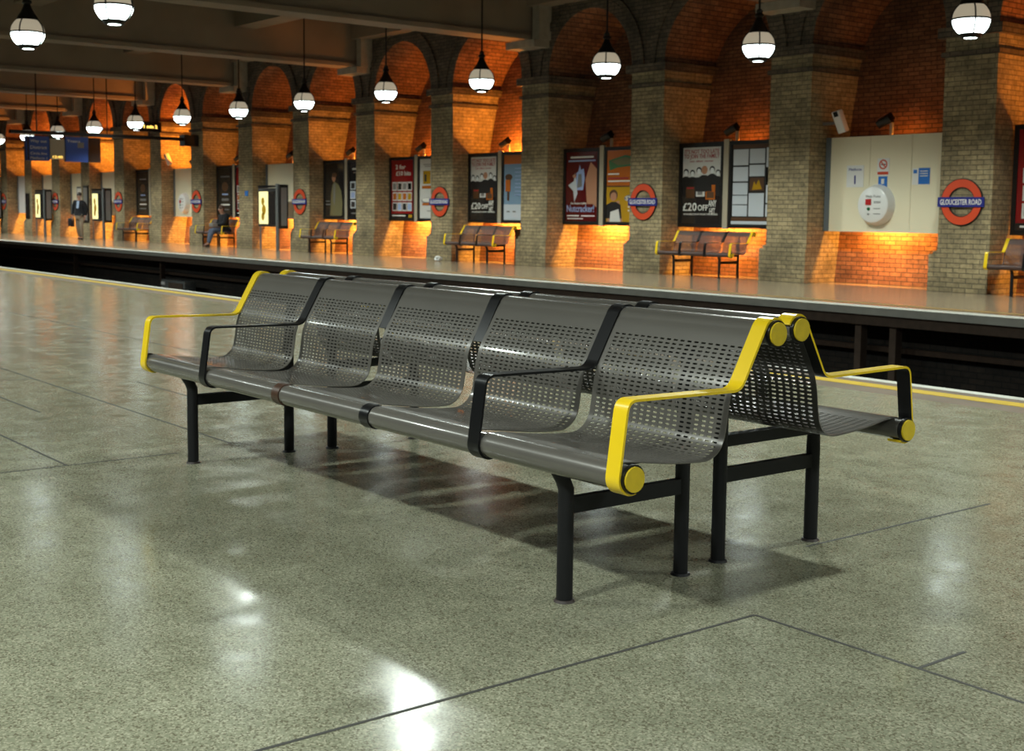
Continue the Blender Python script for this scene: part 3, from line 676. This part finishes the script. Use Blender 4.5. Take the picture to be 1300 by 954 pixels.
# ------------------------------------------------------------------ the benches
PITCH, SW = .681, .622
def profile():
    """side profile of one seat shell, (y, z); y=0 is the front tube centre"""
    P_ = []
    for a in range(-70, 91, 16): P_.append((-.041*math.cos(math.radians(a)), .44+.041*math.sin(math.radians(a))))
    P_ += [(.045, .478), (.10, .470), (.18, .459), (.26, .451), (.32, .4475)]
    # bend
    for a in range(0, 81, 13): P_.append((.345+.085*math.sin(math.radians(a)), .4475+.085*(1-math.cos(math.radians(a)))))
    P_ += [(.436, .56), (.444, .615), (.462, .67), (.490, .722), (.520, .775), (.545, .818)]
    for a in range(160, 19, -14): P_.append((.60+.043*math.cos(math.radians(a))*1.0, .825+.043*math.sin(math.radians(a))))
    # smooth (catmull) resample by arc length
    pts = [Vector((0, y, z)) for y, z in P_]; out = []
    for i in range(len(pts)-1):
        p0, p1, p2, p3 = pts[max(i-1, 0)], pts[i], pts[i+1], pts[min(i+2, len(pts)-1)]
        for k in range(6):
            t_ = k/6; out.append(.5*((2*p1)+(-p0+p2)*t_+(2*p0-5*p1+4*p2-p3)*t_*t_+(-p0+3*p1-3*p2+p3)*t_**3))
    out.append(pts[-1]); return out
PR = profile(); CUM = [0]
for a, b_ in zip(PR, PR[1:]): CUM.append(CUM[-1]+(b_-a).length)
TOT = CUM[-1]
def at_s(s):
    s = max(0, min(TOT, s)); lo = 0
    import bisect
    i = min(max(bisect.bisect_right(CUM, s)-1, 0), len(CUM)-2)
    f_ = (s-CUM[i])/max(1e-9, CUM[i+1]-CUM[i]); return PR[i].lerp(PR[i+1], f_)
def s_of(y, z, back=False):
    return min(range(len(PR)), key=lambda i: (PR[i].y-y)**2+(PR[i].z-z)**2)
def shell_mesh(ncol=19, rowp=.0148, seg=True):
    bm = bmesh.new()
    s0 = CUM[s_of(.085, .472)]; s1 = CUM[s_of(.527, .802)]
    nrow = int((s1-s0)/rowp); s1 = s0+nrow*rowp
    m = .017; cw = (SW-2*m)/ncol
    xs = [-SW/2]+[-SW/2+m+i*cw for i in range(ncol+1)]+[SW/2]
    ss = [s0*k/12 for k in range(12)]+[s0+i*rowp for i in range(nrow+1)]+[s1+(TOT-s1)*k/16 for k in range(1, 17)]
    r0 = 12
    grid = [[bm.verts.new((x, *at_s(s)[1:])) for x in xs] for s in ss]
    hl, hh = .0098, .0031
    for j in range(len(ss)-1):
        for i in range(len(xs)-1):
            c0, c1, c2, c3 = grid[j][i], grid[j][i+1], grid[j+1][i+1], grid[j+1][i]
            holed = 1 <= i <= ncol and r0 <= j < r0+nrow
            if not holed: bm.faces.new((c0, c1, c2, c3)); continue
            cx = (xs[i]+xs[i+1])/2; sm = (ss[j]+ss[j+1])/2
            V = lambda dx, ds: bm.verts.new((cx+dx, *at_s(sm+ds)[1:]))
            bL, bR, rl_, rh, tR, tL, lh, ll = V(-hl+.003, -hh), V(hl-.003, -hh), V(hl, -hh*.45), V(hl, hh*.45), V(hl-.003, hh), V(-hl+.003, hh), V(-hl, hh*.45), V(-hl, -hh*.45)
            for f in ((c0, c1, bR, bL), (c1, rl_, bR), (c1, c2, rh, rl_), (c2, tR, rh), (c2, c3, tL, tR), (c3, lh, tL), (c3, c0, ll, lh), (c0, bL, ll)): bm.faces.new(f)
    # thickness: offset copy along the normals, joined by rims
    bm.normal_update()
    geo = bmesh.ops.solidify(bm, geom=bm.faces[:], thickness=.003)
    me = bpy.data.meshes.new('seat_shell'); bm.to_mesh(me); bm.free()
    for p in me.polygons: p.use_smooth = True
    me.set_sharp_from_angle(angle=math.radians(35))
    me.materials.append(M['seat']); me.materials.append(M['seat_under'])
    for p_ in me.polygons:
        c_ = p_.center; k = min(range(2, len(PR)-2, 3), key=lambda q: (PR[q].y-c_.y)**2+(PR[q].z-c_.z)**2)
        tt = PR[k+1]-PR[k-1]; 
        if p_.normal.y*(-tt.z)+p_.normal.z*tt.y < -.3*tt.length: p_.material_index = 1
    return me
SHELL = shell_mesh()
def strip_path(pts, r=.03, n=5):
    """round the corners of a polyline in the y-z plane"""
    V = [Vector(p) for p in pts]; out = [V[0]]
    for i in range(1, len(V)-1):
        a, b_, c = V[i-1], V[i], V[i+1]; d0 = (a-b_); d1 = (c-b_); rr = min(r, d0.length*.45, d1.length*.45)
        p = b_+d0.normalized()*rr; q = b_+d1.normalized()*rr
        for k in range(n+1): t_ = k/n; out.append((p*(1-t_)**2+b_*2*t_*(1-t_)+q*t_*t_))
    out.append(V[-1]); return out
def strip(name, mat, parent, yz, x0, x1, th=.008):
    """flat bar following a path in y-z, between x0 and x1"""
    bm = bmesh.new(); n = len(yz); rows = []
    for i, p in enumerate(yz):
        t_ = (yz[min(i+1, n-1)]-yz[max(i-1, 0)]).normalized(); nn = Vector((-t_.y, t_.x))*th/2
        a, b_ = p+nn, p-nn
        rows.append([bm.verts.new((x0, a.x, a.y)), bm.verts.new((x1, a.x, a.y)), bm.verts.new((x1, b_.x, b_.y)), bm.verts.new((x0, b_.x, b_.y))])
    for A, B in zip(rows, rows[1:]):
        for k in range(4): bm.faces.new((A[k], A[(k+1)%4], B[(k+1)%4], B[k]))
    for i_, f_ in enumerate(bm.faces):
        if i_ % 4 == 2: f_.material_index = 1
    bm.faces.new(rows[0]); bm.faces.new(rows[-1])
    o = build(name, bm, mat, parent, True); o.data.materials.append(M['black']); return o
def arc2(cy, cz, r, a0, a1, n=10): return [Vector((cy+r*math.cos(math.radians(a0+(a1-a0)*k/n)), cz+r*math.sin(math.radians(a0+(a1-a0)*k/n)))) for k in range(n+1)]
RT = .0455
ARM = arc2(0, .44, RT, 300, 170, 10)+strip_path([(-.046, .455), (-.014, .664), (.452, .658), (.5575, .8445)], .032)[1:-1]+arc2(.60, .825, RT+.001, 153, 20, 10)
STRAP = arc2(.60, .825, RT+.001, 20, 153, 10)+[Vector((.530, .793)), Vector((.500, .735)), Vector((.478, .69))]
def cyl_x(name, mat, parent, x0, x1, y, z, r, seg=20):
    return TUBE(name, mat, parent, [(x0, y, z), (x1, y, z)], r, seg)
def make_bench(n, pitch=PITCH, legs=(.34, -.34), rust=None, armj=(1,), lo=(.05, .56)):
    """n seats; x runs from 0 (left end seen from the front) to n*pitch"""
    t = empty('platform_bench'); Lh = n*pitch
    cyl_x('front_tube', M['seat'], t, -.004, Lh+.004, 0, .44, .037)
    cyl_x('back_tube', M['seat'], t, -.004, Lh+.004, .60, .825, .037)
    for k in range(n):
        s = link('seat_shell', SHELL, None, t); s.location = ((k+.5)*pitch, 0, 0); s.scale = (pitch/PITCH, 1, 1)
    aw = .056
    for side, xa in ((0, -.012), (1, Lh+.012-aw)):
        strip('end_armrest', M['yellow'], t, ARM, xa, xa+aw)
        xe = (-.012, Lh+.012)[side]; d = (-1, 1)[side]
        for nm, y, z in (('front_end_cap', 0, .44), ('back_end_cap', .60, .825)):
            c = cyl_x(nm, M['yellow_cap'], t, xe+d*.010, xe+d*.016, y, z, .037)
            r_ = cyl_x('rim', M['black'], c, xe-d*.002, xe+d*.010, y, z, .043)
    for k in range(1, n):
        x = k*pitch
        if k in armj: strip('middle_armrest', M['black'], t, ARM, x-.029, x+.029)
        else:
            strip('back_strap', M['black'], t, STRAP, x-.0305, x+.0305, .007)
            cyl_x('tube_band', M['rustband'] if k == rust else M['black'], t, x-.029, x+.029, 0, .44, .0455)
    yf, yr = lo
    for x in (legs[0], Lh+legs[1]):
        f = bmesh.new(); tube(f, [(x, yf, -.006), (x, yf, .30), (x, yf, .345), (x, yf if yf > .08 else yf*.75, .375), (x, yf if yf > .08 else yf*.3, .435 if yf > .08 else .41)], .0255, 16, True, [.0255, .0255, .0255, .024, .024])
        lg = build('leg', f, M['leg'], t, True); lathe('foot_plate', M['worn_leg'], lg, [(.0, .008), (.030, .008), (.034, .0), (0, 0)], 16, (x, yf, -.01))
        f = bmesh.new(); tube(f, [(x, yr, -.006), (x, yr, .5), (x, yr+.002, .62), (x, (yr+.6)/2, .74), (x, .60, .80)], .0245, 14)
        lg = build('leg', f, M['leg'], t, True); lathe('foot_plate', M['leg'], lg, [(.0, .008), (.030, .008), (.034, .0), (0, 0)], 16, (x, yr, -.01))
        BX('cross_bar', M['leg'], t, (x-.014, x+.014, yf+.02, yr-.015, .268, .318))
        BX('seat_bearer', M['leg'], t, (x-.02, x+.02, .04, yr-.015, .395, .435))
    return t
# main pair, back to back
BX0, BXL = -6.04, 5*PITCH
b1 = make_bench(5, legs=(.365, -.33), rust=2, armj=(1, 4))
b1.location = (BX0, 2.505, .01); tag(b1, 'perforated grey bench with yellow end armrests, front one of the back-to-back pair in the foreground', 'bench')
b2 = make_bench(5, legs=(.31, -.46), armj=(1, 4), lo=(.10, .60))
b2.location = (-2.695, 3.89, .01); b2.rotation_euler = (0, 0, PI); tag(b2, 'perforated grey bench facing the tracks, rear one of the back-to-back pair in the foreground', 'bench')
# three-seat benches on the far platform
b3 = make_bench(3, .655, legs=(.42, -.35), armj=(1, 2))
locs = [(XR[1]+.16, 'three-seat bench cut by the right edge, under the large red poster'), (XR[3]+.24, 'three-seat bench under the £20 OFF poster and the white-card poster, right of the roundel pillar'),
        (XR[5]+.18, 'three-seat bench under the £20 OFF poster beside the pale blue poster'), (XR[7]+.12, 'three-seat bench under the olive coat portrait'),
        (XR[9]+.14, 'three-seat bench with a person seated on it'), (XR[11]+.14, 'three-seat bench farthest left under the narrow dark poster')]
for i, (x, l) in enumerate(locs):
    o = b3 if i == 0 else copy_tree(b3)
    o.location = (x, 18.06, .01)
    if i == 0:
        FAR = SHELL.copy(); FAR.materials[0] = M['seat_far']
        for ch in b3.children:
            if ch.data is SHELL: ch.data = FAR
    tag(o, l, 'bench', 'benches on the far platform')

# ------------------------------------------------------------------ people
def skin(name, verts, edges, radii, mat, parent, root=0, sub=2):
    me = bpy.data.meshes.new(name); me.from_pydata([Vector(v) for v in verts], edges, []); me.update()
    o = link(name, me, mat, parent)
    m = o.modifiers.new('s', 'SKIN'); m.use_smooth_shade = True
    lay = me.skin_vertices[0] if me.skin_vertices else None
    if lay is None:
        bmx = bmesh.new(); bmx.from_mesh(me); bmx.verts.layers.skin.verify(); bmx.to_mesh(me); bmx.free(); lay = me.skin_vertices[0]
    for i, r_ in enumerate(radii):
        lay.data[i].radius = (r_, r_) if not isinstance(r_, tuple) else r_
        lay.data[i].use_root = (i == root)
    s = o.modifiers.new('d', 'SUBSURF'); s.levels = s.render_levels = sub
    bpy.context.view_layer.update()
    dg = bpy.context.evaluated_depsgraph_get(); nm = bpy.data.meshes.new_from_object(o.evaluated_get(dg))
    nm.name = name; old = o.data; o.modifiers.clear(); o.data = nm; bpy.data.meshes.remove(old)
    for p in nm.polygons: p.use_smooth = True
    if not nm.materials: nm.materials.append(mat)
    return o
def person(name, label, loc, rz, J, mats, hair, extra=None):
    """J: joint name -> point, facing -Y"""
    t = thing(name, label, 'person', loc, rz)
    names = [k for k in J if k != 'neckb']; idx = {k: i for i, k in enumerate(names)}
    V = [J[k] for k in names]
    chain = [('pelvis', 'waist'), ('waist', 'chest'), ('chest', 'neck'), ('neck', 'jaw'), ('jaw', 'crown')]
    R_ = dict(pelvis=(.15, .11), waist=(.13, .10), chest=(.15, .11), neck=.052, jaw=.075, crown=.085)
    for s in 'LR':
        chain += [('pelvis', 'hip'+s), ('hip'+s, 'knee'+s), ('knee'+s, 'ankle'+s), ('ankle'+s, 'toe'+s), ('chest', 'sho'+s), ('sho'+s, 'elb'+s), ('elb'+s, 'wri'+s), ('wri'+s, 'palm'+s)]
        R_.update({'hip'+s: .085, 'knee'+s: .055, 'ankle'+s: .038, 'toe'+s: .035, 'sho'+s: .06, 'elb'+s: .042, 'wri'+s: .027, 'palm'+s: .034})
    E_ = [(idx[a], idx[b_]) for a, b_ in chain]; rad = [R_[k] for k in names]
    # fingers
    for s in 'LR':
        w_, p_ = Vector(J['wri'+s]), Vector(J['palm'+s]); d = (p_-w_).normalized(); sd = Vector((0, 1, 0)).cross(d); sd = sd.normalized() if sd.length > .1 else Vector((1, 0, 0)); ax = d.cross(sd).normalized()
        for k in range(4):
            b_ = p_+ax*(-.027+.018*k); L_ = (.06, .07, .066, .052)[k]
            V += [tuple(b_+d*.045), tuple(b_+d*(.045+L_*.6)+sd*.008), tuple(b_+d*(.045+L_)+sd*.024)]
            n = len(V); E_ += [(idx['palm'+s], n-3), (n-3, n-2), (n-2, n-1)]; rad += [.010, .009, .008]
        V += [tuple(p_+ax*-.045+d*.01+sd*.01), tuple(p_+ax*-.055+d*.04+sd*.02)]; n = len(V); E_ += [(idx['palm'+s], n-2), (n-2, n-1)]; rad += [.011, .009]
    body = skin('body', V, E_, rad, M['skin'], t, idx['pelvis'])
    def sub(nm, keys, chain2, radd, mat):
        ii = {k: i for i, k in enumerate(keys)}
        return skin(nm, [J[k] for k in keys], [(ii[a], ii[b_]) for a, b_ in chain2], [radd[k] for k in keys], mat, t, 0)
    sub('jacket', ['waist', 'chest', 'neckb', 'pelvis', 'shoL', 'elbL', 'wriL', 'shoR', 'elbR', 'wriR'],
        [('waist', 'chest'), ('chest', 'neckb'), ('waist', 'pelvis'), ('chest', 'shoL'), ('shoL', 'elbL'), ('elbL', 'wriL'), ('chest', 'shoR'), ('shoR', 'elbR'), ('elbR', 'wriR')],
        dict(waist=(.215, .16), chest=(.215, .165), neckb=.085, pelvis=(.225, .165), shoL=.10, elbL=.08, wriL=.055, shoR=.10, elbR=.08, wriR=.055), M[mats[0]])
    sub('trousers', ['pelvis', 'hipL', 'kneeL', 'ankleL', 'hipR', 'kneeR', 'ankleR'],
        [('pelvis', 'hipL'), ('hipL', 'kneeL'), ('kneeL', 'ankleL'), ('pelvis', 'hipR'), ('hipR', 'kneeR'), ('kneeR', 'ankleR')],
        dict(pelvis=(.16, .12), hipL=.105, kneeL=.078, ankleL=.062, hipR=.105, kneeR=.078, ankleR=.062), M[mats[1]])
    for s in 'LR':
        a, b_ = Vector(J['ankle'+s]), Vector(J['toe'+s]); hl = Vector((a.x, a.y+.04, b_.z))
        skin('shoe', [tuple(hl), tuple((hl+b_)/2+Vector((0, 0, .01))), tuple(b_+Vector((0, -.02, 0)))], [(0, 1), (1, 2)], [.04, .045, .036], M['shoe'], t, 1)
    hd = Vector(J['jaw']).lerp(Vector(J['crown']), .5); fwd = Vector((0, -1, 0)); up = (Vector(J['crown'])-Vector(J['jaw'])).normalized()
    def ball(nm, c, rx, ry, rz_, mat, par=t):
        b = bmesh.new(); bmesh.ops.create_uvsphere(b, u_segments=12, v_segments=8, radius=1)
        for v in b.verts: v.co = Vector((v.co.x*rx, v.co.y*ry, v.co.z*rz_))+c
        return build(nm, b, mat, par, True)
    h = ball('hair', hd+Vector((0, .022, .045)), .092, .098, .10, M[hair])
    ball('nose', hd+fwd*.098+Vector((0, 0, -.01)), .012, .016, .02, M['skin'])
    for s in (-1, 1):
        ball('eye', hd+fwd*.083+Vector((s*.032, 0, .012)), .011, .008, .007, M['ink_white']); ball('ear', hd+Vector((s*.086, 0, -.005)), .012, .02, .03, M['skin'])
        ball('eyebrow', hd+fwd*.085+Vector((s*.032, 0, .032)), .016, .007, .005, M[hair])
    ball('mouth', hd+fwd*.086+Vector((0, 0, -.05)), .022, .008, .006, M['ink_red'])
    return t
JW = dict(pelvis=(0, 0, .93), waist=(0, 0, 1.10), chest=(0, -.01, 1.32), neckb=(0, 0, 1.43), neck=(0, -.01, 1.50), jaw=(0, -.03, 1.585), crown=(0, -.02, 1.69),
          hipL=(.09, 0, .88), kneeL=(.10, -.12, .50), ankleL=(.10, -.05, .09), toeL=(.11, -.18, .045), hipR=(-.09, 0, .88), kneeR=(-.10, .02, .49), ankleR=(-.10, .16, .12), toeR=(-.10, .05, .045),
          shoL=(.18, 0, 1.40), elbL=(.25, .02, 1.13), wriL=(.25, -.08, .90), palmL=(.25, -.11, .83), shoR=(-.18, 0, 1.40), elbR=(-.26, .05, 1.13), wriR=(-.28, .0, .90), palmR=(-.28, -.01, .82))
p1 = person('person', 'person in dark jacket and tan trousers walking with a bag', (-47.9, 17.2, 0), .75, JW, ('coat', 'tan'), 'hair_dark')
b = bmesh.new(); b.faces.new([b.verts.new(p) for p in ((-.045, -.175, 1.18), (.045, -.175, 1.18), (.05, -.11, 1.45), (-.05, -.11, 1.45))]); build('shirt_front', b, M['shirt'], p1)
bg = thing('shoulder_bag', 'dark bag held in the hand of the walking person', 'bag', (-47.9, 17.2, 0), .75)
bevel_box('bag_body', M['navy'], bg, (-.40, -.29, -.18, .16, .50, .79), .03); TUBE('handle', M['black'], bg, [(-.345, -.1, .785), (-.30, -.05, .84), (-.345, .06, .785)], .008, 6)
JS = dict(pelvis=(0, 0, .55), waist=(0, .01, .70), chest=(0, -.02, .92), neckb=(0, -.05, 1.02), neck=(0, -.07, 1.08), jaw=(0, -.12, 1.15), crown=(0, -.115, 1.25),
          hipL=(.09, -.02, .53), kneeL=(.11, -.46, .56), ankleL=(.10, -.62, .12), toeL=(.10, -.76, .05), hipR=(-.09, -.02, .53), kneeR=(-.10, -.46, .54), ankleR=(-.12, -.50, .10), toeR=(-.12, -.63, .045),
          shoL=(.18, -.02, .99), elbL=(.22, -.12, .74), wriL=(.12, -.33, .70), palmL=(.06, -.37, .70), shoR=(-.18, -.02, .99), elbR=(-.22, -.12, .74), wriR=(-.12, -.33, .69), palmR=(-.06, -.37, .69))
p2 = person('person', 'person in a dark coat and blue jeans seated on the bench, leaning forward', (XR[9]+1.63, 18.36, 0), .0, JS, ('coat', 'denim'), 'hair_brown')
bevel_box('lap_bag', M['ink_grey'], tag(empty('lap_bag', (XR[9]+1.63, 17.98, .64)), 'grey bag resting on the lap of the seated person', 'bag'), (-.16, .16, -.1, .1, .0, .12), .03)

# ------------------------------------------------------------------ small things
o = bmesh.new(); bmesh.ops.create_icosphere(o, subdivisions=3, radius=.09)
for v in o.verts: v.co *= (1+random.uniform(-.22, .22)); v.co.z = v.co.z*.7+.065
tag(build('crumpled_paper', o, M['white']), 'crumpled white litter on the floor at the foot of a roundel pillar', 'litter').location = (XR[5]-.02, 18.0, 0)
t = thing('storage_bin', 'brown box-like bin tucked in the arch behind the bench under the pale blue poster', 'bin', (XR[5]+2.22, 18.94, 0))
BX('body', M['ink_brown'], t, (-.22, .22, -.18, .18, .0, .78)); BX('lid', M['ink_black'], t, (-.24, .24, -.2, .2, .78, .82)); BX('slot', M['ink_black'], t, (-.12, .12, -.19, -.18, .6, .66))

# ------------------------------------------------------------------ lights: sodium floods behind the boards
def area(loc, rot, sx, sy, e, col):
    l = bpy.data.lights.new('flood_glow', 'AREA'); l.shape = 'RECTANGLE'; l.size = sx; l.size_y = sy; l.energy = e; l.color = col
    o = bpy.data.objects.new('flood_glow', l); C.objects.link(o); o.location = loc; o.rotation_euler = rot; return o
OR = (1, .31, .035); OR2 = (1, .42, .075)
up = {1: .45, 2: .04, 3: .07, 4: .008, 5: 1.0, 6: .40, 7: .5, 8: .25, 9: .28, 10: 2.2, 11: .35, 12: 2.0, 13: .5, 14: 2.0, 15: .8, 16: 1.0, 0: .5}
for i, xr in enumerate(XR):
    k = up.get(i, .5)
    area((xr+1.35, 19.15, 2.42), (PI-.15, 0, 0), .35, .12, 150*k, OR)
    area((xr+1.2, 19.02, 1.22), (.35, 0, 0), .9, .08, {1: 60, 2: 95, 3: 115, 4: 150, 5: 130, 6: 140}.get(i, 170), OR2)

# ------------------------------------------------------------------ world, camera
wd = bpy.data.worlds.new('World'); SC.world = wd; wd.use_nodes = True
wd.node_tree.nodes['Background'].inputs[0].default_value = (.55, .6, .6, 1); wd.node_tree.nodes['Background'].inputs[1].default_value = .01
f, p, yw, rl_ = 1638.94, .0985226, .9033655, .0111325
cam = bpy.data.cameras.new('Camera'); co = bpy.data.objects.new('Camera', cam); C.objects.link(co)
fw = Vector((-math.sin(yw)*math.cos(p), math.cos(yw)*math.cos(p), -math.sin(p))); rt = Vector((math.cos(yw), math.sin(yw), 0)); upv = rt.cross(fw)
R_ = math.cos(rl_)*rt+math.sin(rl_)*upv; U_ = -math.sin(rl_)*rt+math.cos(rl_)*upv
m = Matrix((R_, U_, -fw)).transposed().to_4x4(); m.translation = (0, 0, 1.2); co.matrix_world = m
cam.sensor_width = 36; cam.sensor_fit = 'HORIZONTAL'; cam.lens = 36*f/1300; cam.shift_y = -45/1300; cam.clip_end = 200; cam.clip_start = .05
cam.dof.use_dof = True; cam.dof.focus_distance = 4.3; cam.dof.aperture_fstop = 7.5
SC.camera = co
SC.view_settings.view_transform = 'Standard'; SC.view_settings.look = 'None'; SC.view_settings.exposure = 0
SC.cycles.use_denoising = True; SC.cycles.max_bounces = 8; SC.cycles.diffuse_bounces = 3; SC.cycles.glossy_bounces = 3; SC.cycles.sample_clamp_indirect = 4
